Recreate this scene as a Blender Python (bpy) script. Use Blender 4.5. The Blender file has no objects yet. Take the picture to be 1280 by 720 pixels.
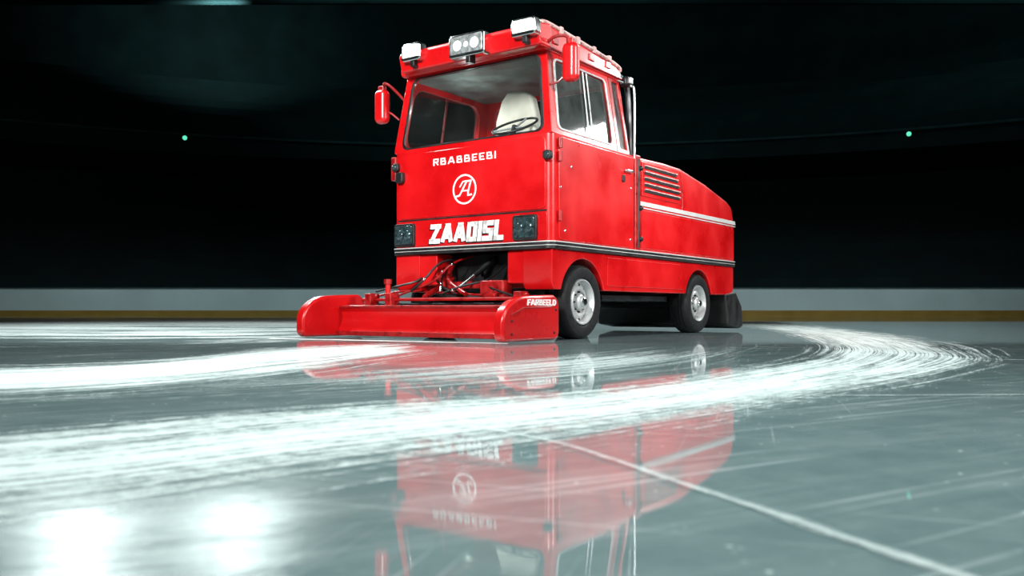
import bpy, bmesh, math
from mathutils import Vector, Matrix
sc=bpy.context.scene
try:
    sc.view_settings.view_transform='Standard'
    sc.view_settings.look='None'
except Exception as e: print(e)
COL=sc.collection

# ---------------------------------------------------------------- materials
def mat(name, color, rough=.5, metal=0, coat=0, emit=None, es=0, noise=0, nscale=8, bump=0, spec=.5):
    m=bpy.data.materials.new(name); m.use_nodes=True
    nt=m.node_tree; b=nt.nodes['Principled BSDF']
    b.inputs['Base Color'].default_value=(*color,1)
    b.inputs['Roughness'].default_value=rough
    b.inputs['Metallic'].default_value=metal
    b.inputs['Coat Weight'].default_value=coat
    b.inputs['Coat Roughness'].default_value=.12
    b.inputs['Specular IOR Level'].default_value=spec
    if emit:
        b.inputs['Emission Color'].default_value=(*emit,1); b.inputs['Emission Strength'].default_value=es
    tc=nt.nodes.new('ShaderNodeTexCoord'); n=nt.nodes.new('ShaderNodeTexNoise')
    n.inputs['Scale'].default_value=nscale; n.inputs['Detail'].default_value=6
    nt.links.new(tc.outputs['Object'],n.inputs['Vector'])
    if noise:
        mr=nt.nodes.new('ShaderNodeMapRange')
        mr.inputs[3].default_value=1-noise; mr.inputs[4].default_value=1+noise*.5
        mr.inputs[1].default_value=.3; mr.inputs[2].default_value=.7
        nt.links.new(n.outputs['Fac'],mr.inputs[0])
        mx=nt.nodes.new('ShaderNodeVectorMath'); mx.operation='SCALE'
        mx.inputs[0].default_value=color
        nt.links.new(mr.outputs[0],mx.inputs['Scale']); nt.links.new(mx.outputs[0],b.inputs['Base Color'])
    r=nt.nodes.new('ShaderNodeMapRange'); r.inputs[3].default_value=rough*.65; r.inputs[4].default_value=min(1,rough*1.5)
    r.inputs[1].default_value=.3; r.inputs[2].default_value=.7
    nt.links.new(n.outputs['Fac'],r.inputs[0]); nt.links.new(r.outputs[0],b.inputs['Roughness'])
    if bump:
        bp=nt.nodes.new('ShaderNodeBump'); bp.inputs['Strength'].default_value=bump; bp.inputs['Distance'].default_value=.01
        nt.links.new(n.outputs['Fac'],bp.inputs['Height']); nt.links.new(bp.outputs[0],b.inputs['Normal'])
    return m
RED=mat('red_paint',(.60,.004,.006),.30,0,.35,noise=.24,nscale=1.8,bump=.04)
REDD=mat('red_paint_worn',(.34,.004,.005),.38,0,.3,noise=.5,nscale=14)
BLACK=mat('black_rubber',(.010,.010,.011),.45,noise=.2)
TYRE=mat('tyre_rubber',(.006,.007,.008),.6,noise=.3,nscale=20,bump=.2,spec=.3)
DARK=mat('dark_steel',(.015,.017,.019),.4,.6,noise=.3)
CHROME=mat('chrome',(.75,.78,.78),.15,1)
SILVER=mat('silver_rim',(.60,.62,.62),.35,.6,noise=.08,nscale=8)
TRIM=mat('trim_line_silver',(.60,.62,.61),.4,.2)
ALU=mat('window_frame_aluminium',(.46,.49,.49),.4,.3,noise=.4,nscale=20)
PIPE=mat('brushed_pipe_metal',(.35,.38,.38),.4,.8,noise=.4,nscale=10)
WHITE=mat('white_vinyl',(.97,.97,.95),.4,noise=.08,nscale=30)
LENS=mat('lamp_lens',(.9,.95,.95),.15,emit=(.9,1,.97),es=.9,noise=.5,nscale=22)
LENSB=mat('lamp_lens_mid',(.4,.45,.45),.1,.5,emit=(.9,1,.97),es=.1,noise=.8,nscale=25)
HEADL=mat('headlight_glass',(.06,.11,.12),.12,.5,1,noise=.6,nscale=30)
BEIGE=mat('seat_vinyl',(.58,.53,.45),.55,noise=.12,bump=.1)
LINER=mat('headliner',(.17,.21,.20),.6,noise=.7,nscale=4)
INT=mat('cab_interior',(.03,.035,.035),.6,noise=.2)
PINK=mat('frosted_roof',(.60,.36,.34),.5,noise=.7,nscale=18)
BOARD=mat('rink_board_white',(.50,.60,.62),.4,noise=.08,nscale=.6)
YEL=mat('kickplate_yellow',(.30,.18,.03),.5,noise=.2,nscale=2)
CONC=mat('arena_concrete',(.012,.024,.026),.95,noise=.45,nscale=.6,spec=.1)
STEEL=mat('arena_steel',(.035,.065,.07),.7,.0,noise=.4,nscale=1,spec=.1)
GREEN=mat('green_signal',(.1,.9,.6),.4,emit=(.15,1,.65),es=.9)

def glass(name,tint,gl,fm,frost):
    m=bpy.data.materials.new(name); m.use_nodes=True; nt=m.node_tree; nt.nodes.clear()
    o=nt.nodes.new('ShaderNodeOutputMaterial'); mx=nt.nodes.new('ShaderNodeMixShader')
    t=nt.nodes.new('ShaderNodeBsdfTransparent'); t.inputs[0].default_value=(*tint,1)
    g=nt.nodes.new('ShaderNodeBsdfGlossy'); g.inputs['Roughness'].default_value=.05
    f=nt.nodes.new('ShaderNodeFresnel'); f.inputs[0].default_value=1.45
    ml=nt.nodes.new('ShaderNodeMath'); ml.operation='MULTIPLY_ADD'; ml.inputs[1].default_value=fm; ml.inputs[2].default_value=gl
    nt.links.new(f.outputs[0],ml.inputs[0]); nt.links.new(ml.outputs[0],mx.inputs[0])
    d=nt.nodes.new('ShaderNodeBsdfDiffuse'); d.inputs[0].default_value=(.55,.66,.64,1)
    n=nt.nodes.new('ShaderNodeTexNoise'); n.inputs['Scale'].default_value=3; n.inputs['Detail'].default_value=9; n.inputs['Roughness'].default_value=.7
    tc=nt.nodes.new('ShaderNodeTexCoord'); nt.links.new(tc.outputs['Object'],n.inputs[0])
    r=nt.nodes.new('ShaderNodeMapRange'); r.inputs[1].default_value=.35; r.inputs[2].default_value=.75; r.inputs[3].default_value=frost*.25; r.inputs[4].default_value=frost
    nt.links.new(n.outputs['Fac'],r.inputs[0])
    m2=nt.nodes.new('ShaderNodeMixShader'); nt.links.new(r.outputs[0],m2.inputs[0]); nt.links.new(t.outputs[0],m2.inputs[1]); nt.links.new(d.outputs[0],m2.inputs[2])
    nt.links.new(m2.outputs[0],mx.inputs[1]); nt.links.new(g.outputs[0],mx.inputs[2]); nt.links.new(mx.outputs[0],o.inputs[0])
    return m
GLASS=glass('window_glass',(.88,.94,.94),.0,.5,.012)
GLASSD=glass('window_glass_tinted',(.35,.4,.42),.04,.9,.15)  # grey diffuse veil stands in for what the side panes would reflect

# ---------------------------------------------------------------- mesh helpers
def add(name,bm,m,parent=None,bevel=0,seg=3,smooth=True,recalc=True,label=None):
    if recalc: bmesh.ops.recalc_face_normals(bm,faces=bm.faces)
    me=bpy.data.meshes.new(name); bm.to_mesh(me); bm.free()
    o=bpy.data.objects.new(name,me); COL.objects.link(o)
    for mm in (m if isinstance(m,(list,tuple)) else [m]): me.materials.append(mm)
    if smooth:
        for p in me.polygons: p.use_smooth=True
        try: me.set_sharp_from_angle(angle=math.radians(35))
        except Exception: pass
    if bevel:
        b=o.modifiers.new('bevel','BEVEL'); b.width=bevel; b.segments=seg; b.limit_method='ANGLE'; b.angle_limit=math.radians(40)
        b.harden_normals=True
    if parent: o.parent=parent
    if label: o['label']=label
    return o
def bm_box(bm,x,y,z):
    vs=[bm.verts.new((a,b,c)) for a in x for b in y for c in z]
    for f in [(0,1,3,2),(4,6,7,5),(0,4,5,1),(2,3,7,6),(0,2,6,4),(1,5,7,3)]: bm.faces.new([vs[i] for i in f])
def box(name,x,y,z,m,parent=None,bevel=.01,seg=2,**k):
    bm=bmesh.new(); bm_box(bm,x,y,z); return add(name,bm,m,parent,bevel,seg,**k)
def bm_prism(bm,A,B):
    a=[bm.verts.new(p) for p in A]; b=[bm.verts.new(p) for p in B]; n=len(a)
    bm.faces.new(a); bm.faces.new(b[::-1])
    for i in range(n): bm.faces.new([a[i],b[i],b[(i+1)%n],a[(i+1)%n]])
def prof(name,pts,v0,v1,m,parent=None,bevel=.02,seg=3,**k):
    bm=bmesh.new(); bm_prism(bm,[(p[0],v0,p[1]) for p in pts],[(p[0],v1,p[1]) for p in pts])
    return add(name,bm,m,parent,bevel,seg,**k)
def side_plate(name,pts,t0,t1,m,parent=None,bevel=.006,**k):
    return prof(name,pts,-t0,-t1,m,parent,bevel,2,**k)
def front_plate(name,pts,t0,t1,m,parent=None,bevel=.006,**k):
    bm=bmesh.new(); bm_prism(bm,[(-t0,p[0],p[1]) for p in pts],[(-t1,p[0],p[1]) for p in pts])
    return add(name,bm,m,parent,bevel,2,**k)
def ball(name,c,r,m,parent,scale=(1,1,1),**k):
    bm=bmesh.new(); bmesh.ops.create_uvsphere(bm,u_segments=16,v_segments=10,radius=r,matrix=Matrix.Translation(c)@Matrix.Diagonal((*scale,1)))
    return add(name,bm,m,parent,**k)
def rrect(a0,a1,b0,b1,r,k=5):
    P=[]
    for cx,cy,s in ((a1-r,b1-r,0),(a0+r,b1-r,90),(a0+r,b0+r,180),(a1-r,b0+r,270)):
        for i in range(k+1):
            t=math.radians(s+90*i/k); P.append((cx+r*math.cos(t),cy+r*math.sin(t)))
    return P
def bil(Q,a,b):
    P00,P10,P11,P01=[Vector(q) for q in Q]
    return P00*(1-a)*(1-b)+P10*a*(1-b)+P11*a*b+P01*(1-a)*b
def frame(name,Q,outer,inner,ro,ri,th,m,parent,off=0,bevel=.008,**k):
    Q=[Vector(q) for q in Q]; W=(Q[1]-Q[0]).length; H=(Q[3]-Q[0]).length
    n=(Q[1]-Q[0]).cross(Q[3]-Q[0]).normalized()
    O=rrect(outer[0]*W,outer[1]*W,outer[2]*H,outer[3]*H,ro); I=rrect(inner[0]*W,inner[1]*W,inner[2]*H,inner[3]*H,ri)
    bm=bmesh.new(); L=[]
    for pts in (O,I):
        for s in (off,off+th):
            L.append([bm.verts.new(bil(Q,p[0]/W,p[1]/H)+n*s) for p in pts])
    N=len(O)
    for A,B in ((L[0],L[1]),(L[0],L[2]),(L[1],L[3]),(L[2],L[3])):
        for i in range(N): bm.faces.new([A[i],A[(i+1)%N],B[(i+1)%N],B[i]])
    return add(name,bm,m,parent,bevel,2,**k)
def pane(name,Q,inner,r,m,parent,off=0,**k):
    Q=[Vector(q) for q in Q]; W=(Q[1]-Q[0]).length; H=(Q[3]-Q[0]).length
    n=(Q[1]-Q[0]).cross(Q[3]-Q[0]).normalized()
    bm=bmesh.new(); bm.faces.new([bm.verts.new(bil(Q,p[0]/W,p[1]/H)+n*off) for p in rrect(inner[0]*W,inner[1]*W,inner[2]*H,inner[3]*H,r)])
    return add(name,bm,m,parent,recalc=False,smooth=False,**k)
def tube_bm(bm,pts,r,n=10,closed=False):
    P=[Vector(p) for p in pts]; rings=[]; N=len(P); up=None
    for i,p in enumerate(P):
        if closed: t=(P[(i+1)%N]-P[i-1]).normalized()
        else: t=(P[min(i+1,N-1)]-P[max(i-1,0)]).normalized()
        if up is None:
            up=Vector((0,0,1)) if abs(t.z)<.9 else Vector((1,0,0))
        x=(up-t*up.dot(t)).normalized(); y=t.cross(x); up=x
        rr=r[i] if isinstance(r,(list,tuple)) else r
        rings.append([bm.verts.new(p+(x*math.cos(a)+y*math.sin(a))*rr) for a in [2*math.pi*j/n for j in range(n)]])
    M=N if closed else N-1
    for i in range(M):
        A=rings[i];B=rings[(i+1)%N]
        for j in range(n): bm.faces.new([A[j],A[(j+1)%n],B[(j+1)%n],B[j]])
    if not closed: bm.faces.new(rings[0][::-1]); bm.faces.new(rings[-1])
def smoothpts(P,k=6):
    P=[Vector(p) for p in P]; out=[]
    for i in range(len(P)-1):
        p0=P[max(i-1,0)];p1=P[i];p2=P[i+1];p3=P[min(i+2,len(P)-1)]
        for j in range(k):
            t=j/k; out.append(.5*((2*p1)+(p2-p0)*t+(2*p0-5*p1+4*p2-p3)*t*t+(-p0+3*p1-3*p2+p3)*t**3))
    out.append(P[-1]); return out
def tube(name,pts,r,m,parent=None,n=10,closed=False,smooth_path=True,**k):
    bm=bmesh.new(); tube_bm(bm,smoothpts(pts) if (smooth_path and not closed and len(pts)>2) else pts,r,n,closed)
    return add(name,bm,m,parent,**k)
def lathe_bm(bm,profile,c,n=48):
    rings=[]
    for r,y in profile:
        if r<1e-5: rings.append([bm.verts.new((c[0],c[1]+y,c[2]))])
        else: rings.append([bm.verts.new((c[0]+r*math.cos(2*math.pi*j/n),c[1]+y,c[2]+r*math.sin(2*math.pi*j/n))) for j in range(n)])
    for A,B in zip(rings,rings[1:]):
        for j in range(n):
            a=[A[j%len(A)],A[(j+1)%len(A)],B[(j+1)%len(B)],B[j%len(B)]]
            s=[]
            for v in a:
                if v not in s: s.append(v)
            if len(s)>2: bm.faces.new(s)
GLY={'Z':(.95,[[(0,1),(1,1)],[(.92,1),(.08,0)],[(0,0),(1,0)]]),'A':(1.05,[[(0,0),(.42,1)],[(.42,1),(.6,1)],[(.6,1),(1,0)],[(.2,.28),(.8,.28)]]),'O':(.8,[[(0,0),(0,1),(1,1),(1,0),(0,0)]]),
 'D':(.85,[[(0,0),(0,1),(.65,1),(1,.7),(1,.3),(.65,0),(0,0)]]),'I':(.0,[[(0,0),(0,1)]]),'S':(.8,[[(1,1),(0,1),(0,.5),(1,.5),(1,0),(0,0)]]),
 'N':(.85,[[(0,0),(0,1)],[(0,1),(1,0)],[(1,0),(1,1)]]),'L':(.7,[[(0,1),(0,0),(1,0)]]),'B':(.8,[[(0,0),(0,1),(.85,1),(.85,.52)],[(0,.5),(1,.5),(1,0),(0,0)]]),
 'E':(.7,[[(1,1),(0,1),(0,0),(1,0)],[(0,.5),(.8,.5)]]),'R':(.8,[[(0,0),(0,1),(1,1),(1,.5),(0,.5)],[(.5,.5),(1,0)]]),'F':(.7,[[(1,1),(0,1),(0,0)],[(0,.5),(.8,.5)]]),'.':(.0,[[(0,0),(0,.02)]])}
def lettering(name,body,h,width,th,loc,plane,m,parent,shear=.1,gap=.45,wf=.62,label=None,tilt=0):
    segs=[];x=0; H=h-th
    for ch in body:
        w,st=GLY[ch]; w=w*H*wf
        for pl in st:
            for a,b_ in zip(pl,pl[1:]): segs.append(((x+a[0]*w,a[1]*H),(x+b_[0]*w,b_[1]*H)))
        x+=w+th*(1+gap)
    tot=x-th*gap; s=width/tot; bm=bmesh.new()
    for a,b_ in segs:
        a=Vector(a);b_=Vector(b_); d=(b_-a).normalized(); n=Vector((-d.y,d.x))
        ex=.5 if abs(d.x)<.05 or abs(d.y)<.05 else .3
        a2=a-d*th*ex; b2=b_+d*th*ex
        q=[a2+n*th/2,b2+n*th/2,b2-n*th/2,a2-n*th/2]
        P=[]
        for dd in (0,.006):
            row=[]
            for p in q:
                X=(p.x+th/2-tot/2)*s; Y=min(h/2,max(-h/2,p.y+th/2-h/2)); X+=Y*shear; Y+=X*tilt
                v=Vector((-dd,-X,Y)) if plane=='front' else Vector((X,-dd,Y))
                row.append(v+Vector(loc))
            P.append(row)
        bm_prism(bm,P[0],P[1])
    return add(name,bm,m,parent,smooth=False,label=label)
def empty(name,parent=None,loc=(0,0,0)):
    e=bpy.data.objects.new(name,None); e.location=loc; e.empty_display_size=.2; COL.objects.link(e)
    if parent: e.parent=parent
    return e

# ================================================================ ICE RESURFACER
V=empty('ice_resurfacer',None,(.387,8.425,0)); V.rotation_euler=(0,0,math.atan2(.813,.582))
V['label']='bright red ice resurfacing machine with glazed cab and front blade'
V['category']='ice resurfacer'
W=2.08
bm=bmesh.new()
O=rrect(0,1.78,0,W,.07); I=rrect(.05,1.73,.05,W-.05,.04); L=[]
for P in (O,I):
    for z in (.93,2.03): L.append([bm.verts.new((p[0],p[1],z)) for p in P])
N=len(O)
for A,B in ((L[0],L[1]),(L[0],L[2]),(L[1],L[3]),(L[2],L[3])):
    for i in range(N): bm.faces.new([A[i],A[(i+1)%N],B[(i+1)%N],B[i]])
cab=add('cab_body',bm,RED,V,bevel=.012)
box('cab_floor',(.05,1.73),(.05,W-.05),(1.2,1.26),INT,V)
box('dashboard',(.06,.34),(.07,W-.07),(1.7,2.06),INT,V,bevel=.05)
front_plate('front_panel',rrect(.07,2.01,1.285,1.99,.05),-.002,.014,RED,cab,bevel=.008)
front_plate('lamp_panel',rrect(.05,2.03,.985,1.258,.03),-.002,.012,RED,cab,bevel=.006)
front_plate('panel_seam',[(.06,1.262),(2.02,1.262),(2.02,1.278),(.06,1.278)],-.002,.003,BLACK,cab,bevel=0)
# upper cab
zb,zt=2.02,2.87
A0=(0,0,zb);B0=(1.6,0,zb);C0=(1.6,W,zb);D0=(0,W,zb)
A1=(.09,.12,zt);B1=(1.56,.12,zt);C1=(1.56,W-.12,zt);D1=(.09,W-.12,zt)
QF=(D0,A0,A1,D1); QS=(A0,B0,B1,A1); QR=(B0,C0,C1,B1); QL=(C0,D0,D1,C1)
ws=frame('windshield_frame',QF,(0,1,0,1),(.055,.955,.035,.955),.02,.09,-.05,RED,V)
frame('windshield_gasket',QF,(.05,.96,.03,.96),(.066,.944,.05,.94),.09,.08,.012,BLACK,ws,off=-.004,bevel=.004)
pane('windshield',QF,(.06,.95,.04,.95),.08,GLASS,ws,off=-.015,label='clear windshield glass')
sf=frame('door_window_frame',QS,(0,.82,0,1),(.075,.765,.07,.91),.02,.07,-.05,RED,V)
frame('window_gasket',QS,(.066,.775,.058,.922),(.084,.756,.08,.902),.07,.06,.012,ALU,sf,off=-.003,bevel=.003,label='pale aluminium window surround')
pane('window_pane',QS,(.08,.76,.075,.905),.06,GLASSD,sf,off=-.02)
for a in (.45,.50):
    p0=bil(QS,a,.08);p1=bil(QS,a,.90); tube('window_bar',[p0,p1],.008,ALU,sf,n=8,label='pale sliding window bar')
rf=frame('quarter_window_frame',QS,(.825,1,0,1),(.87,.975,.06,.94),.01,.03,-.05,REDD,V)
pane('window_pane',QS,(.87,.975,.06,.94),.03,GLASSD,rf,off=-.02)
bf=frame('rear_window_frame',QR,(0,1,0,1),(.09,.91,.10,.90),.02,.10,-.05,RED,V)
pane('window_pane',QR,(.085,.915,.09,.91),.10,GLASS,bf,off=-.02)
lf=frame('far_window_frame',QL,(0,1,0,1),(.14,.93,.08,.88),.02,.16,-.06,RED,V)
pane('window_pane',QL,(.13,.94,.07,.90),.07,GLASS,lf,off=-.02)
for a in (.52,):
    tube('window_bar',[bil(QL,a,.08),bil(QL,a,.90)],.016,REDD,lf,n=8)
roof=prof('cab_roof',[(0,2.85),(0,3.06),(.1,3.11),(1.45,3.01),(1.57,2.95),(1.57,2.85)],.09,W-.09,RED,V,bevel=.035,seg=4)
box('headliner',(.12,1.46),(.16,W-.16),(2.82,2.856),LINER,V)
visor=prof('roof_visor',[(-.10,2.86),(-.15,3.02),(-.12,3.07),(.1,3.11),(.12,2.86)],.07,W-.20,RED,V,bevel=.025,seg=4)
tube('roof_rail',[(-.04,.11,3.085),(.15,.10,3.11),(1.42,.10,3.02),(1.55,.12,2.955)],.022,PINK,roof,label='frost-pale roof edge rail')
tube('roof_rail',[(.1,W-.11,3.11),(1.42,W-.10,3.02)],.022,PINK,roof)
tube('rain_gutter',[(.08,.085,2.88),(1.55,.085,2.88)],.014,REDD,roof)
box('roof_hatch',(.35,1.2),(.5,1.6),(3.02,3.12),PINK,roof,bevel=.03)
for u in (.3,.62,.95,1.28):
    box('rail_clamp',(u-.03,u+.03),(.07,.14),(3.01+.03*(1.4-u),3.065+.06*(1.4-u)),PINK,roof,bevel=.008)
for u in (.2,.55,.9,1.25):
    box('roof_bracket',(u-.05,u+.05),(.075,.1),(2.93,3.0),REDD,roof,bevel=.008)
def roof_lamp(v0,v1,z0,z1,lens,bulbs=()):
    h=front_plate('work_lamp',rrect(v0,v1,z0,z1,.035),.10,.20,CHROME,V,bevel=.015,label='chrome rectangular work lamp')
    front_plate('lamp_lens',rrect(v0+.025,v1-.025,z0+.022,z1-.022,.025),.197,.213,lens,h,bevel=.008)
    box('lamp_bracket',(-.18,-.08),((v0+v1)/2-.03,(v0+v1)/2+.03),(z0-.06,z0+.03),BLACK,h)
    front_plate('lamp_bezel',[(v0+.02,z0+.016),(v1-.02,z0+.016),(v1-.02,z0+.028),(v0+.02,z0+.028)],.19,.22,DARK,h,bevel=0)
    for vv,rr in bulbs:
        ball('lamp_bulb',(-.21,vv,(z0+z1)/2),rr,LENS,h,(.3,1,1))
    return h
roof_lamp(.06,.35,2.94,3.115,LENS,((.15,.05),(.26,.05)))
roof_lamp(.67,1.13,2.86,3.095,LENSB,((.79,.055),(.90,.03),(1.01,.055)))
roof_lamp(1.52,1.79,2.94,3.125,LENS,((1.60,.05),(1.71,.05)))
for v0 in (.155,1.75):
    h=front_plate('headlight',rrect(v0,v0+.29,.985,1.235,.03),.008,.045,BLACK,V,bevel=.01,label='black framed square headlight')
    front_plate('headlight_lens',rrect(v0+.025,v0+.265,1.01,1.21,.02),.04,.055,HEADL,h,bevel=.006)
    for k in (0,1): ball('headlight_bulb',(-.052,v0+.09+.11*k,1.11),.05,HEADL,h,(.3,1,1))
    front_plate('headlight_bar',[(v0+.02,1.105),(v0+.27,1.105),(v0+.27,1.115),(v0+.02,1.115)],.05,.06,DARK,h,bevel=0)
lettering('lettering_shadow','ZAAOISL',.215,.99,.058,(-.0125,1.062,1.098),'front',BLACK,V,shear=.12,gap=.1,wf=.66,label='dark edge behind the lettering')
lettering('lettering','ZAAOISL',.205,.98,.050,(-.0165,1.05,1.105),'front',WHITE,V,shear=.12,gap=.22,wf=.66,label='bold white slanted maker lettering')
lettering('lettering','RBABBEEBI',.074,.83,.0125,(-.013,1.08,1.868),'front',WHITE,V,shear=0,gap=1.6,wf=.85,label='small white block lettering')
bm=bmesh.new()
def ring(bm,cv,cz,r0,r1,t0,t1,n=64):
    R=[]
    for r in (r0,r1):
        for t in (t0,t1): R.append([bm.verts.new((-t,cv+r*math.cos(2*math.pi*j/n),cz+r*math.sin(2*math.pi*j/n))) for j in range(n)])
    for A,B in ((R[0],R[1]),(R[0],R[2]),(R[1],R[3]),(R[2],R[3])):
        for j in range(n): bm.faces.new([A[j],A[(j+1)%n],B[(j+1)%n],B[j]])
ring(bm,1.07,1.55,.138,.156,.013,.019)
def ribbon(bm,pts,w):
    P=[Vector((p[0],p[1],0)) for p in pts]
    for a,c in zip(P,P[1:]):
        d=(c-a).normalized(); n=Vector((-d.y,d.x,0))*w/2; e=d*w*.4
        q=[a-e+n,c+e+n,c+e-n,a-e-n]
        bm_prism(bm,[(-.013,1.07-p.x,1.55+p.y) for p in q],[(-.019,1.07-p.x,1.55+p.y) for p in q])
ribbon(bm,[(-.115,-.07),(-.065,-.06),(.03,.08),(.085,.085),(.05,-.02),(.045,-.065),(.09,-.06)],.018)
ribbon(bm,[(-.035,-.015),(.045,-.015)],.014)
ribbon(bm,[(-.06,.03),(-.02,.08),(.02,.085)],.014)
add('round_emblem',bm,WHITE,V,smooth=False,label='white ring emblem with slanted angular monogram')
for v,z in ((2.02,1.86),(.03,1.80)):
    m_=front_plate('marker_light',rrect(v-.045,v+.045,z-.045,z+.045,.03),.0,.06,BLACK,V,bevel=.012)
    front_plate('marker_lens',rrect(v-.025,v+.025,z-.025,z+.025,.02),.055,.07,HEADL,m_,bevel=.005)
front_plate('marker_light',rrect(1.90,2.0,1.68,1.80,.03),.0,.07,BLACK,V,bevel=.012)
box('corner_bracket',(-.03,.04),(2.03,2.10),(1.72,1.98),REDD,V,bevel=.01)
# belt trim
bm=bmesh.new()
def belt(bm,z0,z1,e,u1):
    O=rrect(-e,u1,-e,W+e,.07+e); I=rrect(.03,u1-.05,.03,W-.03,.04); L=[]
    for P in (O,I):
        for z in (z0,z1): L.append([bm.verts.new((p[0],p[1],z)) for p in P])
    N=len(O)
    for A,B in ((L[0],L[1]),(L[0],L[2]),(L[1],L[3]),(L[2],L[3])):
        for i in range(N): bm.faces.new([A[i],A[(i+1)%N],B[(i+1)%N],B[i]])
belt(bm,.895,.97,.022,4.74); bt=add('belt_trim',bm,BLACK,V,bevel=.006,label='black rubber belt trim')
bm=bmesh.new(); belt(bm,.962,.972,.029,4.75); add('belt_trim_line',bm,TRIM,bt,smooth=False,label='thin silver trim line')
bm=bmesh.new(); belt(bm,.928,.934,.026,4.745); add('belt_trim_line',bm,TRIM,bt,smooth=False,label='thin silver trim line')
# door
door=side_plate('door',rrect(.11,1.66,.985,2.0,.06),-.002,.016,RED,V,bevel=.008)
tube('door_handle',[(1.44,-.016,1.83),(1.44,-.05,1.83),(1.58,-.05,1.83),(1.58,-.016,1.83)],.012,CHROME,door)
for z in (1.93,1.80,1.22):
    tube('door_hinge',[(.10,-.03,z-.05),(.10,-.03,z+.05)],.022,REDD,door,n=12)
side_plate('door_latch',rrect(1.38,1.44,1.7,1.78,.02),.014,.03,BLACK,door)
for u,z in ((.2,1.08),(1.57,1.08),(.32,1.72),(1.57,1.65),(.12,1.5)): ball('door_rivet',(u,-.018,z),.013,CHROME,door)
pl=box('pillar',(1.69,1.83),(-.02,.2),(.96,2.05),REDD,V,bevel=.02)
tube('pillar_groove',[(1.76,-.022,1.0),(1.76,-.022,2.0)],.012,BLACK,pl,n=8)
for z in (1.1,1.45,1.9): ball('pillar_bolt',(1.80,-.03,z),.03,DARK,pl)
tube('grab_pipe',[(1.70,.0,2.0),(1.70,.0,2.72),(1.68,.04,2.82),(1.5,.12,2.86)],.013,PIPE,V,label='grey metal vertical grab pipe')
for s in (0,1):
    f_=lambda v: W-v if s else v
    tube('rear_post',[(1.79,f_(.10),2.0),(1.77,f_(.12),2.75),(1.66,f_(.13),2.90),(1.45,f_(.13),2.93)],.03,DARK,V)
h=box('rear_lamp',(1.58,1.70),(.02,.13),(2.80,2.92),DARK,V,bevel=.04)
box('rear_lamp_lens',(1.60,1.68),(.0,.03),(2.83,2.90),PIPE,h,bevel=.01)
# rear hood
hp=[(1.79,.95),(1.79,2.04),(2.5,2.06),(2.95,2.055),(3.2,2.02),(3.7,1.95),(4.45,1.80),(4.62,1.73),(4.70,1.55),(4.72,1.3),(4.72,.95)]
hood=prof('rear_hood',hp,.0,W,RED,V,bevel=.05,seg=4)
side_plate('hood_panel',[(1.86,1.0),(1.86,1.44),(4.66,1.44),(4.66,1.0)],-.002,.010,RED,hood)
side_plate('louver_panel',[(1.86,1.60),(1.86,1.99),(2.6,2.0),(2.82,1.93),(2.9,1.75),(2.93,1.60)],-.002,.014,RED,hood,bevel=.01)
side_plate('hood_stripe',[(1.80,1.485),(1.80,1.535),(4.71,1.535),(4.715,1.485)],-.002,.012,TRIM,hood,bevel=.002,label='pale pinstripe')
side_plate('hood_stripe',[(1.80,1.455),(1.80,1.468),(4.715,1.468),(4.715,1.455)],-.002,.012,TRIM,hood,bevel=.002)
for i in range(5):
    z=1.645+.068*i; u1=2.86-.03*max(0,i-1)
    l=side_plate('louver',[(1.92,z),(1.92,z+.024),(u1,z+.024),(u1,z)],.010,.024,BLACK,hood,bevel=.003)
    side_plate('louver_lip',[(1.92,z+.026),(1.92,z+.040),(u1,z+.040),(u1,z+.026)],.010,.036,PINK,l,bevel=.003)
tube('hood_seam',[(2.98,-.0,1.55),(2.97,-.0,1.8),(2.90,-.0,2.0)],.008,REDD,hood)
# skirts
FU,RU,RW=.61,3.52,.38
def skirt_pts():
    P=[(.02,.90),(.02,.56),(.06,.50)]
    def arc(c,R,zc,zl):
        h=math.sqrt(R*R-(zl-zc)**2); a0=math.atan2(zl-zc,-h); a1=math.atan2(zl-zc,h)
        return [(c+R*math.cos(a0+(a1-a0)*i/18),zc+R*math.sin(a0+(a1-a0)*i/18)) for i in range(19)]
    P+=arc(FU,.44,.38,.50); P+=arc(RU,.43,.38,.50)
    P+=[(4.60,.50),(4.70,.58),(4.70,.90)]
    return P
for v0,v1 in ((.012,.36),(W-.36,W-.012)):
    s=prof('side_skirt',skirt_pts(),v0,v1,RED,V,bevel=.012,seg=2)
side_plate('skirt_panel',[(1.10,.86),(1.10,.55),(3.02,.55),(3.02,.86)],-.014,.0,RED,V,bevel=.008)
prof('chassis',[(.30,.90),(.30,.52),(.9,.40),(4.2,.40),(4.6,.5),(4.6,.90)],.36,W-.36,DARK,V,bevel=.02)
box('front_bumper',(.03,.30),(1.48,1.74),(.56,.9),RED,V,bevel=.02)
box('front_bumper',(.03,.30),(.34,.56),(.56,.9),RED,V,bevel=.02)
box('bumper_beam',(.12,.22),(.4,1.7),(.52,.60),REDD,V,bevel=.015)
tube('axle',[(FU,.2,RW),(FU,W-.2,RW)],.06,DARK,V); tube('axle',[(RU,.2,RW),(RU,W-.2,RW)],.07,DARK,V)
tube('drive_shaft',[(.7,W/2,.42),(3.3,W/2,.36)],.05,DARK,V)
box('running_board',(1.15,2.75),(.1,.35),(.40,.46),DARK,V)
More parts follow.
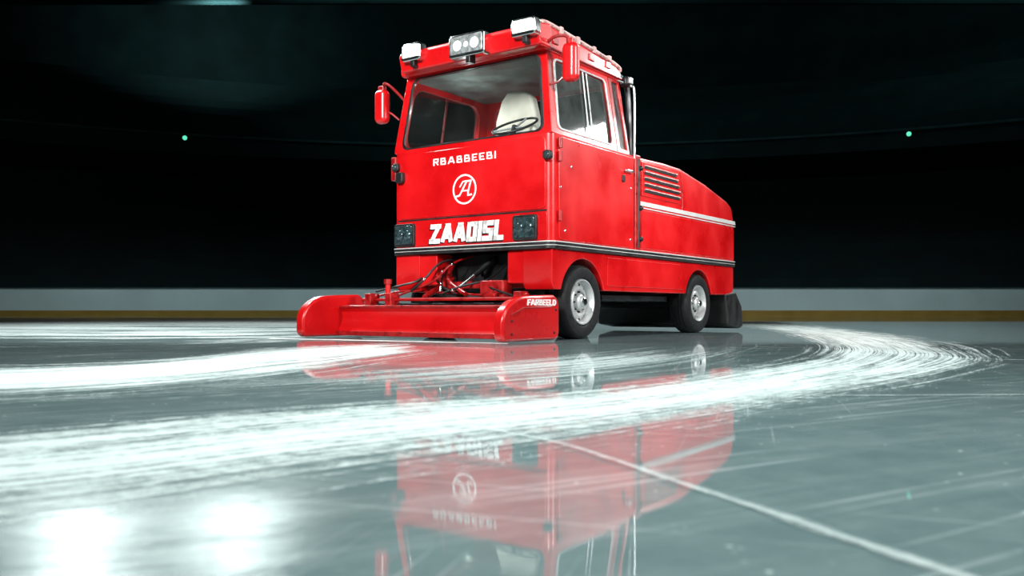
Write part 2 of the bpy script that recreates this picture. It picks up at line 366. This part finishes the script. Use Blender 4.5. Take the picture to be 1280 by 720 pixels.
def wheel(cu,cv,out):
    w=bmesh.new(); s=1 if out<0 else -1
    def P(l): return [(r,y*s) for r,y in l]
    R=.38
    lathe_bm(w,P([(.235,-.10),(.255,-.125),(.31,-.135),(.35,-.128),(.372,-.105),(.38,-.06),(.38,-.05),(.372,-.048),(.372,-.038),(.38,-.036),(.38,-.006),(.372,-.004),(.372,.004),(.38,.006),(.38,.036),(.372,.038),(.372,.048),(.38,.05),(.38,.06),(.372,.105),(.35,.128),(.31,.135),(.25,.125),(.235,.10),(.235,-.10)]),(cu,cv,R),64)
    t=add('wheel',w,TYRE,V,label='black rubber tyre on silver steel rim')
    w=bmesh.new()
    lathe_bm(w,P([(.238,-.10),(.232,-.125),(.220,-.125),(.210,-.10),(.195,-.05),(.17,-.04),(.165,-.07),(.14,-.085),(.12,-.08),(.10,-.055),(.085,-.055),(.08,-.10),(.065,-.115),(.0,-.118)]),(cu,cv,R),48)
    lathe_bm(w,P([(.238,.10),(.2,.08),(.1,.06),(0,.06)]),(cu,cv,R),32)
    add('rim',w,SILVER,t)
    for j in range(8):
        a=2*math.pi*j/8
        tube('lug_nut',[(cu+.102*math.cos(a),cv-.05*s,R+.102*math.sin(a)),(cu+.102*math.cos(a),cv-.085*s,R+.102*math.sin(a))],.009,DARK,t,n=6)
    for j in range(12):
        a=2*math.pi*(j+.5)/12; c=Vector((cu+.183*math.cos(a),cv-.042*s,R+.183*math.sin(a)))
        tube('rim_vent',[c,c+Vector((0,-.008*s,0))],.013,BLACK,t,n=10)
    w=bmesh.new(); lathe_bm(w,P([(.045,-.11),(.045,-.14),(.035,-.15),(0,-.152)]),(cu,cv,R),24); add('hub_cap',w,CHROME,t)
for cu in (FU,RU):
    wheel(cu,.14,-1); wheel(cu,W-.14,1)
prof('rear_conditioner',[(4.40,.52),(4.78,.55),(5.0,.35),(5.06,.06),(4.92,.03),(4.5,.08)],.0,W,BLACK,V,bevel=.03)
box('tow_arm',(4.3,4.7),(.5,.62),(.45,.56),DARK,V)
# front blade
BL=2.58
bm=bmesh.new()
pp=[(-.40,.05),(-.37,.09),(-.33,.15),(-.31,.22),(-.32,.28),(-.36,.32),(-.33,.34),(-.08,.345),(-.07,.32),(-.27,.305),(-.27,.22),(-.29,.12),(-.34,.05)]
bm_prism(bm,[(p[0],.02,p[1]) for p in pp],[(p[0],BL,p[1]) for p in pp])
blade=add('front_blade',bm,RED,V,bevel=.008,seg=2,label='wide red front scraper blade with end plates')
box('cutting_edge',(-.42,-.34),(.03,BL),(.02,.07),REDD,blade,bevel=.005)
tube('blade_lip',[(-.35,.03,.33),(-.35,BL,.33)],.018,REDD,blade,n=10)
def epl(s): return [(-.885,.06),(-.84,.012),(-.02,.012),(.035,.03),(.055,.08),(.055,.34),(.03,.41),(-.04,.445*s)]+[(-.38,.435*s)]+[(-.48-.40*math.sin(math.radians(a)),.18*s+.25*s*math.cos(math.radians(a))) for a in range(10,91,10)]
for v0,v1,s in ((-.055,.06,1),(BL-.02,BL+.10,1.06)):
    e=prof('end_plate',epl(s),v0,v1,RED,blade,bevel=.05,seg=6)
    if v0<0:
        side_plate('plate_stiffener',[(-.76,.26),(-.56,.325),(-.1,.335),(-.1,.325),(-.56,.313),(-.76,.248)],.052,.062,REDD,e,bevel=.003)
        lettering('plate_lettering','FARBEELD',.058,.48,.011,(-.26,-.055,.370),'side',WHITE,e,shear=.1,gap=.45,wf=.7,label='small white block lettering')
        for u,z in ((-.75,.08),(-.05,.08),(-.02,.30),(-.75,.2)): ball('plate_bolt',(u,-.057,z),.012,DARK,e)
tube('blade_rod',[(-.16,.1,.41),(-.16,2.4,.41)],.018,REDD,blade)
box('blade_beam',(-.14,.02),(.3,2.3),(.25,.37),DARK,blade,bevel=.01)
for v in (2.25,1.95,.25):
    b=box('blade_bracket',(-.24,-.10),(v-.045,v+.045),(.33,.48),REDD,blade,bevel=.012)
    tube('bracket_pin',[(-.16,v-.08,.44),(-.16,v+.08,.44)],.026,REDD,b,n=12)
p_=tube('blade_post',[(-.16,2.02,.38),(-.16,2.02,.60)],.03,RED,blade,n=12)
tube('blade_post_knob',[(-.16,2.02,.58),(-.16,2.02,.63)],.045,REDD,p_,n=12)
for v in (.62,1.5):
    tube('lift_arm',[(.32,v,.64),(-.15,v,.43)],.032,REDD,V,n=12)
tube('lift_arm',[(.30,1.45,.82),(.0,1.3,.62),(-.15,.95,.46)],.024,REDD,V,n=12)
box('lift_plate',(-.05,.12),(.55,.85),(.40,.60),REDD,V,bevel=.02)
tube('hydraulic_cylinder',[(.28,.9,.84),(.08,1.02,.66)],.034,DARK,V,n=14,label='dark hydraulic cylinder')
tube('hydraulic_rod',[(.08,1.02,.66),(-.13,1.14,.48)],.016,CHROME,V,n=10)
tube('hydraulic_cylinder',[(.28,1.62,.86),(.08,1.45,.7)],.030,REDD,V,n=14)
tube('hydraulic_rod',[(.08,1.45,.7),(-.13,1.30,.48)],.014,CHROME,V,n=10)
hs=[((.3,1.30,.86),(.02,1.42,.80),(-.10,1.55,.62),(-.14,1.7,.5)),((.3,1.20,.88),(.0,1.25,.78),(-.08,1.45,.60),(-.1,1.9,.46)),
    ((.3,1.45,.84),(.05,1.5,.66),(-.05,1.35,.55),(-.12,1.1,.46)),((.3,.7,.82),(.05,.8,.62),(-.1,1.0,.55),(-.14,1.25,.47)),
    ((.25,1.6,.80),(.0,1.72,.62),(-.1,1.9,.56),(-.16,2.2,.5)),((-.1,2.3,.44),(-.05,1.9,.50),(.02,1.4,.48),(-.08,.8,.45)),
    ((.3,1.1,.74),(.1,.9,.58),(-.05,.7,.52),(-.1,.4,.44))]
for i,p in enumerate(hs): tube('hydraulic_hose',p,.012,[BLACK,REDD,BLACK,DARK][i%4],V,n=8)
for p in ((.08,1.02,.67),(.08,1.45,.71),(-.13,1.14,.5),(-.13,1.3,.5),(.0,1.25,.78),(-.1,1.55,.62)): ball('linkage_joint',p,.020,CHROME,V)
# mirrors
def mirror(pts,c):
    a=tube('mirror_arm',pts,.016,REDD,V,label='red mirror arm')
    bm=bmesh.new(); bmesh.ops.create_cube(bm,size=1)
    bmesh.ops.transform(bm,matrix=Matrix.Translation(c)@Matrix.Diagonal((.13,.17,.38,1)),verts=bm.verts)
    add('mirror_housing',bm,RED,a,bevel=.06,seg=6)
    box('mirror_glass',(c[0]+.06,c[0]+.068),(c[1]-.05,c[1]+.05),(c[2]-.13,c[2]+.13),CHROME,a,bevel=.0)
    box('mirror_clamp',(c[0]-.03,c[0]+.03),(c[1]-.04,c[1]+.04),(c[2]+.17,c[2]+.23),REDD,a,bevel=.01)
mirror([(.08,W-.08,2.62),(-.02,W+.02,2.76),(-.06,W+.08,2.80),(-.03,W+.13,2.78),(-.02,W+.15,2.68)],(-.02,W+.16,2.56))
mirror([(.05,.10,2.90),(.04,.0,2.95),(.08,-.12,2.94),(.10,-.14,2.8)],(.12,-.14,2.70))
tube('mirror_arm',[(.04,W-.04,2.4),(.0,W+.05,2.48),(-.02,W+.12,2.5)],.011,REDD,V)
tube('mirror_arm',[(.05,.06,2.5),(.07,-.03,2.52),(.1,-.1,2.6)],.011,REDD,V)
# seat & steering wheel
seat=empty('driver_seat',V,(.76,1.0,0))
ol=[(-.27,0),(-.29,.15),(-.28,.42),(-.23,.62),(-.15,.71),(.11,.73),(.19,.64),(.27,.42),(.29,.15),(.27,0)]
bm=bmesh.new(); bm_prism(bm,[(.02,p[0],2.0+p[1]) for p in ol],[(.15,p[0],2.0+p[1]) for p in ol]); add('backrest',bm,BEIGE,seat,bevel=.045,seg=4,label='beige vinyl backrest')
bm=bmesh.new(); bm_box(bm,(-.42,.12),(-.26,.26),(1.84,1.99)); add('seat_cushion',bm,BEIGE,seat,bevel=.04,seg=4)
bm=bmesh.new(); bm_box(bm,(-.25,.05),(-.15,.15),(1.26,1.85)); add('seat_base',bm,INT,seat,bevel=.02)
c=Vector((.42,.74,2.24)); tl=math.radians(28)
e1=Vector((0,1,0)); e2=Vector((math.cos(tl),0,math.sin(tl)))
st=tube('steering_wheel',[c+(e1*math.cos(a)+e2*math.sin(a))*.245 for a in [2*math.pi*i/40 for i in range(40)]],.013,BLACK,V,closed=True)
for a in (0,120,240):
    a=math.radians(a+90); tube('wheel_spoke',[c-Vector((0,0,.02)),c+(e1*math.cos(a)+e2*math.sin(a))*.24],.012,SILVER,st,n=8)
tube('steering_column',[c,(.28,.74,1.9)],.03,BLACK,st)
box('control_box',(.3,.55),(.35,.5),(1.9,2.12),INT,V,bevel=.02)

# ================================================================ ARENA
def link(nt,a,b): nt.links.new(a,b)
ice=bpy.data.materials.new('ice'); ice.use_nodes=True; nt=ice.node_tree; b=nt.nodes['Principled BSDF']
g=nt.nodes.new('ShaderNodeNewGeometry')
def mapping(rot,scale):
    m=nt.nodes.new('ShaderNodeMapping'); m.vector_type='TEXTURE'; m.inputs['Rotation'].default_value=(0,0,math.radians(rot)); m.inputs['Scale'].default_value=[1/s for s in scale]
    link(nt,g.outputs['Position'],m.inputs[0]); return m
def noise(mp,s,d=6,r=.6,dist=0):
    n=nt.nodes.new('ShaderNodeTexNoise'); n.inputs['Scale'].default_value=s; n.inputs['Detail'].default_value=d; n.inputs['Roughness'].default_value=r
    n.inputs['Distortion'].default_value=dist; link(nt,mp.outputs[0],n.inputs[0]); return n
def mrange(src,a,bb,c=0,d=1):
    m=nt.nodes.new('ShaderNodeMapRange'); m.inputs[1].default_value=a; m.inputs[2].default_value=bb; m.inputs[3].default_value=c; m.inputs[4].default_value=d
    link(nt,src,m.inputs[0]); return m.outputs[0]
def math_(op,a,bb):
    m=nt.nodes.new('ShaderNodeMath'); m.operation=op
    for i,x in enumerate((a,bb)):
        if isinstance(x,(int,float)): m.inputs[i].default_value=x
        else: link(nt,x,m.inputs[i])
    return m.outputs[0]
big=noise(mapping(0,(1,1,1)),.45,5,.6,.5)
mid=noise(mapping(40,(1,1,1)),5,8,.7)
streak=noise(mapping(28,(.25,3,1)),2.0,9,.75,.2)
scr1=noise(mapping(32,(.2,12,1)),3,5,.55,.1)
scr2=noise(mapping(-20,(.2,14,1)),2.5,5,.55,.1)
scr3=noise(mapping(75,(.2,16,1)),2.5,5,.55,.1)
fr=mrange(big.outputs['Fac'],.45,.72)
st1=mrange(streak.outputs['Fac'],.5,.72)
s1=mrange(scr1.outputs['Fac'],.60,.66); s2=mrange(scr2.outputs['Fac'],.63,.68); s3=mrange(scr3.outputs['Fac'],.65,.69)
vor=nt.nodes.new('ShaderNodeTexVoronoi'); vor.inputs['Scale'].default_value=22; link(nt,g.outputs['Position'],vor.inputs['Vector'])
spk=mrange(vor.outputs['Distance'],.05,.14,1,0)
spk=math_('MULTIPLY',spk,mrange(mid.outputs['Fac'],.5,.58))
f=math_('ADD',math_('MULTIPLY',fr,.07),math_('MULTIPLY',st1,.22))
f=math_('ADD',f,math_('MULTIPLY',math_('ADD',math_('ADD',s1,s2),s3),.34))
f=math_('ADD',f,math_('MULTIPLY',spk,.9))
f=math_('ADD',f,mrange(mid.outputs['Fac'],.4,.75,0,.14))
mx=nt.nodes.new('ShaderNodeMix'); mx.data_type='RGBA'; mx.clamp_factor=True; link(nt,f,mx.inputs['Factor'])
mx.inputs['A'].default_value=(.19,.262,.268,1); mx.inputs['B'].default_value=(.80,.88,.87,1)
link(nt,mx.outputs['Result'],b.inputs['Base Color'])
link(nt,mrange(f,.12,.9,.02,.24),b.inputs['Roughness'])
b.inputs['IOR'].default_value=1.37
bp=nt.nodes.new('ShaderNodeBump'); bp.inputs['Strength'].default_value=.015; bp.inputs['Distance'].default_value=.003
link(nt,math_('ADD',mid.outputs['Fac'],f),bp.inputs['Height']); link(nt,bp.outputs[0],b.inputs['Normal'])

def snow_mat(name,cover,edge,contrast=.18,along=.35,across=7,amax=.9,rough=.55,efall=.4,streakw=.7,fine=0,color=(.84,.91,.89,1),bump=.4,endfade=0,gs=16,fs=55):
    global nt,g
    m=bpy.data.materials.new(name); m.use_nodes=True; nt=m.node_tree; b=nt.nodes['Principled BSDF']
    b.inputs['Base Color'].default_value=color; b.inputs['Roughness'].default_value=rough
    uv=nt.nodes.new('ShaderNodeUVMap'); uv.uv_map='UVMap'
    def nn(al,ac,sc_,ro,di):
        mp=nt.nodes.new('ShaderNodeMapping'); mp.inputs['Scale'].default_value=(al,ac,1); link(nt,uv.outputs[0],mp.inputs[0])
        n1=nt.nodes.new('ShaderNodeTexNoise'); n1.inputs['Scale'].default_value=sc_; n1.inputs['Detail'].default_value=8; n1.inputs['Roughness'].default_value=ro; n1.inputs['Distortion'].default_value=di
        link(nt,mp.outputs[0],n1.inputs[0]); return n1.outputs['Fac']
    n1=nn(along,across,1.6,.72,.2)
    g2=nt.nodes.new('ShaderNodeNewGeometry')
    n2=nt.nodes.new('ShaderNodeTexNoise'); n2.inputs['Scale'].default_value=gs; n2.inputs['Detail'].default_value=9; n2.inputs['Roughness'].default_value=.85
    link(nt,g2.outputs['Position'],n2.inputs[0])
    sp=nt.nodes.new('ShaderNodeSeparateXYZ'); link(nt,uv.outputs[0],sp.inputs[0])
    y=sp.outputs['Y']; e=math_('MINIMUM',y,math_('SUBTRACT',1,y))
    e=mrange(e,0,edge,0,1)
    if endfade:
        uv2=nt.nodes.new('ShaderNodeUVMap'); uv2.uv_map='EndUV'; sp2=nt.nodes.new('ShaderNodeSeparateXYZ'); link(nt,uv2.outputs[0],sp2.inputs[0])
        q=sp2.outputs['X']; e2_=mrange(math_('MINIMUM',q,math_('SUBTRACT',1,q)),0,endfade,0,1); e=math_('MULTIPLY',e,e2_)
    v=math_('ADD',math_('MULTIPLY',n1,streakw),math_('MULTIPLY',n2.outputs['Fac'],1-streakw))
    if fine:
        n3=nn(.25,fs,1.0,.6,.05); v=math_('ADD',v,math_('MULTIPLY',math_('SUBTRACT',n3,.5),fine))
    v=math_('ADD',v,math_('MULTIPLY',math_('SUBTRACT',e,1),efall))
    a=mrange(v,.5-cover-contrast,.5-cover+contrast,0,1)
    a=math_('MULTIPLY',a,amax)
    link(nt,a,b.inputs['Alpha'])
    if bump:
        bp=nt.nodes.new('ShaderNodeBump'); bp.inputs['Strength'].default_value=bump; bp.inputs['Distance'].default_value=.02
        link(nt,v,bp.inputs['Height']); link(nt,bp.outputs[0],b.inputs['Normal'])
    return m
SN=snow_mat('snow_dense',.07,.35,.085,.8,6,.9,rough=.7,efall=.22,streakw=.45,fine=.75,gs=14,fs=80); SN2=snow_mat('snow_soft',.09,.4,.10,.12,7,.92,efall=.2,fine=.6); SN3=snow_mat('snow_line',.08,.5,.12,3,1.2,.75)
SNT=snow_mat('snow_strip',.11,.45,.09,.3,5,.93,rough=.7,efall=.24,fine=.7,endfade=.15,fs=80)
SNH=snow_mat('frost_haze',.01,.5,.12,.3,5,.65,rough=.7,efall=.25,streakw=.6,fine=.8,endfade=.35)
SNB=snow_mat('snow_ridge',.14,.5,.12,1,2,.95); SNF=snow_mat('roughened_ice',.10,.5,.2,.5,3,.75,rough=.27,efall=.45,streakw=.5,fine=.4,color=(.28,.35,.35,1),bump=.05,endfade=.3)

def strip(name,inner,outer,m,z,label,k=10,cross=4):
    a=smoothpts([(p[0],p[1],0) for p in inner],k); c=smoothpts([(p[0],p[1],0) for p in outer],k)
    bm=bmesh.new(); uvl=bm.loops.layers.uv.new('UVMap'); uve=bm.loops.layers.uv.new('EndUV'); rows=[];d=0;prev=None; n=len(a)-1
    for i,(p,q) in enumerate(zip(a,c)):
        mid_=(p+q)/2
        if prev is not None: d+=(mid_-prev).length
        prev=mid_
        rows.append([(bm.verts.new(p.lerp(q,j/cross)+Vector((0,0,z))),(d,j/cross),(i/n,j/cross)) for j in range(cross+1)])
    for r0,r1 in zip(rows,rows[1:]):
        for j in range(cross):
            q=[r0[j],r0[j+1],r1[j+1],r1[j]]
            f=bm.faces.new([x[0] for x in q])
            for l,x in zip(f.loops,q): l[uvl].uv=x[1]; l[uve].uv=x[2]
    o=add(name,bm,m,None,smooth=False); o['label']=label; o['category']='snow'; o['kind']='stuff'
    return o
floor=box('floor',(-32,32),(-14,40),(-.2,0),ice,None,bevel=0); floor['kind']='structure'
floor['label']='glossy teal-grey ice sheet with scratches'; floor['category']='ice'
strip('snow_trail',[(-2.6,1.3),(-1.35,2.25),(-.70,2.85),(.17,3.40),(.96,4.35),(2.0,6.1),(2.85,8.8),(3.7,13.5),(4.2,20)],
      [(-2.0,.75),(-.80,1.05),(-.25,1.50),(.52,2.25),(1.15,2.95),(2.25,4.15),(3.2,5.5),(4.4,9),(7,22)],SN,.003,'broad curved trail of shaved white snow on the ice')
strip('frost_film',[(-2.2,2.1),(-.95,2.0),(-.45,2.0),(-.10,1.9)],[(-1.8,.4),(-.75,.45),(-.32,.60),(-.10,.9)],SNF,.0015,'dull roughened ice patch added to spread the lamp glare')  # rough patch added so the back lamps smear into a glare here
strip('frost_film',[(-2.2,3.2),(-1.0,4.6),(.2,6.2),(1.6,8.0)],[(-1.2,2.4),(.2,3.2),(1.4,4.6),(2.6,8.0)],SNH,.0025,'thin streaked frost haze in front of the machine')
strip('snow_trail',[(-14,7.6),(-4.2,7.0),(-1.75,8.6),(-.2,9.2)],[(-22,34),(-10,33),(-3,31),(4,29)],SN2,.002,'streaked frosted snow patch behind the machine')
strip('snow_trail',[(-4.0,2.0),(-1.70,2.75),(-.95,3.9),(-.50,6.0)],[(-6.5,4.4),(-2.75,5.1),(-1.85,7.0),(-1.0,8.0)],SNT,.004,'streaked white snow strip beside the blade')
strip('snow_trail',[(-2.5,8.75),(-1.7,8.3),(-.9,7.9),(-.05,7.5)],[(-2.5,9.2),(-1.75,8.8),(-.85,8.3),(-.02,7.8)],SNB,.006,'line of snow scraped up along the blade')
strip('ice_scratch',[(-.05,2.26),(.150,1.96),(.33,1.53),(.58,.95)],[(-.10,2.22),(.110,1.93),(.275,1.50),(.495,.93)],SN3,.005,'pale straight scratch line in the ice')
strip('ice_scratch',[(.6,3.13),(1.2,3.10),(2.2,3.15)],[(.6,3.1),(1.2,3.06),(2.2,3.11)],SN3,.005,'faint curved scratch line in the ice')
strip('ice_scratch',[(2.1,5.9),(3.2,5.2),(6,4.6)],[(2.1,5.83),(3.2,5.13),(6,4.5)],SN3,.005,'faint curved scratch line in the ice')

def sweep(name,path,sec,m,parent=None,bevel=0):
    bm=bmesh.new(); rows=[]; P=[Vector((p[0],p[1],0)) for p in path]; N=len(P)
    for i,p in enumerate(P):
        t=(P[min(i+1,N-1)]-P[max(i-1,0)]).normalized(); n=Vector((t.y,-t.x,0))
        rows.append([bm.verts.new(p+n*s[0]+Vector((0,0,s[1]))) for s in sec])
    M=len(sec)
    for A,B in zip(rows,rows[1:]):
        for j in range(M): bm.faces.new([A[j],A[(j+1)%M],B[(j+1)%M],B[j]])
    bm.faces.new(rows[0]); bm.faces.new(rows[-1][::-1])
    return add(name,bm,m,parent,bevel)
path=[(-30,-13),(-30,29)]+[(-22+8*math.cos(math.radians(a)),29+8*math.sin(math.radians(a))) for a in range(170,90,-10)]+[(-22,37),(-8,37),(8,37),(22,37)]+[(22+8*math.cos(math.radians(a)),29+8*math.sin(math.radians(a))) for a in range(80,0,-10)]+[(30,29),(30,-13)]
bd=sweep('rink_boards',path,[(0,0.0),(0,1.18),(-.12,1.18),(-.12,0.0)],BOARD); bd['label']='white dasher boards with yellow kickplate around the ice'; bd['category']='rink boards'
sweep('kickplate',path,[(.03,0.0),(.03,.24),(-.01,.24),(-.01,0.0)],YEL,bd)
sweep('cap_rail',path,[(.03,1.17),(.03,1.22),(-.15,1.22),(-.15,1.17)],STEEL,bd)
def arc(R,a0=-75,a1=75,st=3): return [(R*math.sin(math.radians(a)),R*math.cos(math.radians(a))) for a in range(a0,a1+1,st)]
def bowl(name,R0,z0,n,dr,dz,label):
    sec=[(0,z0-.9)]
    for i in range(n): sec+= [(-dr*i,z0+dz*i),(-dr*(i+1),z0+dz*i)]
    sec+=[(-dr*n,z0-.9)]
    o=sweep(name,arc(R0),sec,CONC); o['kind']='structure'; o['label']=label; o['category']='stands'; return o
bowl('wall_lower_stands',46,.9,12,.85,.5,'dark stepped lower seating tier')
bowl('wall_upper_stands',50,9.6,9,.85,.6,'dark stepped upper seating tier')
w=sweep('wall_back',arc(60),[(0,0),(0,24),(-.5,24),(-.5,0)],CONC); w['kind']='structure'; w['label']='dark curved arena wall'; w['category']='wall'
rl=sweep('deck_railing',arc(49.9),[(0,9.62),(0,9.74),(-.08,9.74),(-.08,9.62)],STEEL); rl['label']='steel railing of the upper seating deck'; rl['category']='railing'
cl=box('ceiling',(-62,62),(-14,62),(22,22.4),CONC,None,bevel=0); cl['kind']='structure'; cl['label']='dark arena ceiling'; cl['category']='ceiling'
def truss(y,x0,x1,z0,z1):
    bm=bmesh.new()
    for z in (z0,z1): tube_bm(bm,[(x0,y,z),(x1,y,z)],.14,8)
    n=int((x1-x0)/2.5)
    for i in range(n):
        a=x0+(x1-x0)*i/n; c=x0+(x1-x0)*(i+1)/n
        tube_bm(bm,[(a,y,z0 if i%2 else z1),(c,y,z1 if i%2 else z0)],.07,6)
    return bm
for y in (26,36,46):
    o=add('roof_truss',truss(y,-45,45,16.5,18.2),CONC); o['label']='dark steel roof truss spanning the arena'; o['category']='roof truss'; o['group']='arena roof trusses'
for px,z,R in ((-17.3,9.35,49.3),(20.4,9.3,49.3)):
    y=math.sqrt(R*R-px*px)
    bm=bmesh.new(); bmesh.ops.create_uvsphere(bm,u_segments=16,v_segments=10,radius=.12,matrix=Matrix.Translation((px,y-.1,z)))
    o=add('signal_lamp',bm,GREEN); o['label']='small glowing green signal lamp on the deck front'; o['category']='lamp'; o['group']='green signal lamps'
    t=tube('lamp_stem',[(px,y-.1,z),(px*1.011,y+.42,z)],.06,STEEL,o,n=8)

# ================================================================ LIGHTS
def area(name,loc,tgt,power,sx,sy,color=(1,1,1),spread=180):
    l=bpy.data.lights.new(name,'AREA'); l.shape='RECTANGLE'; l.size=sx; l.size_y=sy; l.energy=power; l.color=color; l.spread=math.radians(spread)
    o=bpy.data.objects.new(name,l); COL.objects.link(o); o.location=loc
    o.rotation_euler=(Vector(tgt)-Vector(loc)).to_track_quat('-Z','Y').to_euler(); return o
area('key_light',(-4.5,-1.5,6.0),(-.6,9.3,2.5),255,2.2,2.2,(1,.98,.96),55)
area('side_light',(8.5,2.5,5.0),(2.0,9.8,2.2),150,1.2,1.2,(1,.98,.96),50)
area('ice_light',(-6,13,9.5),(-4,6,0),420,1.2,1.2,(.88,1,.98),120)
area('overhead_light',(.8,3.4,7),(.8,3.4,0),145,3,3,(.86,1,.99),85)
area('back_lamp',(-14.9,30,12.6),(-1.0,1.2,0),260,.5,2.4,(.85,1,.98),60)
area('back_lamp',(-9.4,30,12.6),(-.6,1.2,0),260,.5,2.4,(.85,1,.98),60)
area('rim_light',(9,18,9.5),(1.5,9,1.5),300,1.5,1.5,(.85,1,.98),90)
area('door_sheen_light',(14,16,6.8),(1.5,9.5,1.3),70,1.2,1.2,(1,1,.98),80)
area('board_light',(0,29,12.6),(0,38,.6),480,44,.8,(.8,1,1),70)
area('stand_light',(-15,45,15.5),(-19,55,18.8),240,2,2,(.6,1,.97),100)
area('stand_light',(-2,40,19.5),(0,52,13),240,20,2,(.45,1,.95),110)
area('stand_light',(26,38,19.5),(26,50,13),140,12,2,(.45,1,.95),110)
pl_=bpy.data.lights.new('cab_fill_light','POINT'); pl_.energy=5; pl_.shadow_soft_size=0; pl_.color=(.9,1,.97)  # unseen fill light added to brighten the cab interior, no fixture modelled
po=bpy.data.objects.new('cab_fill_light',pl_); COL.objects.link(po); po.location=V.matrix_basis@Vector((.5,1.45,2.5))
w=bpy.data.worlds.new('world'); sc.world=w; w.use_nodes=True
w.node_tree.nodes['Background'].inputs[0].default_value=(.25,.5,.5,1); w.node_tree.nodes['Background'].inputs[1].default_value=.008
# ================================================================ CAMERA
cam=bpy.data.cameras.new('camera'); co=bpy.data.objects.new('camera',cam); COL.objects.link(co)
co.location=(0,0,.31); co.rotation_euler=(math.radians(90),0,0)
cam.sensor_width=36; cam.lens=1089*36/1280; cam.shift_y=26/1280; cam.clip_start=.02; cam.clip_end=300
cam.dof.use_dof=True; cam.dof.focus_distance=9.0; cam.dof.aperture_fstop=3.2
sc.camera=co
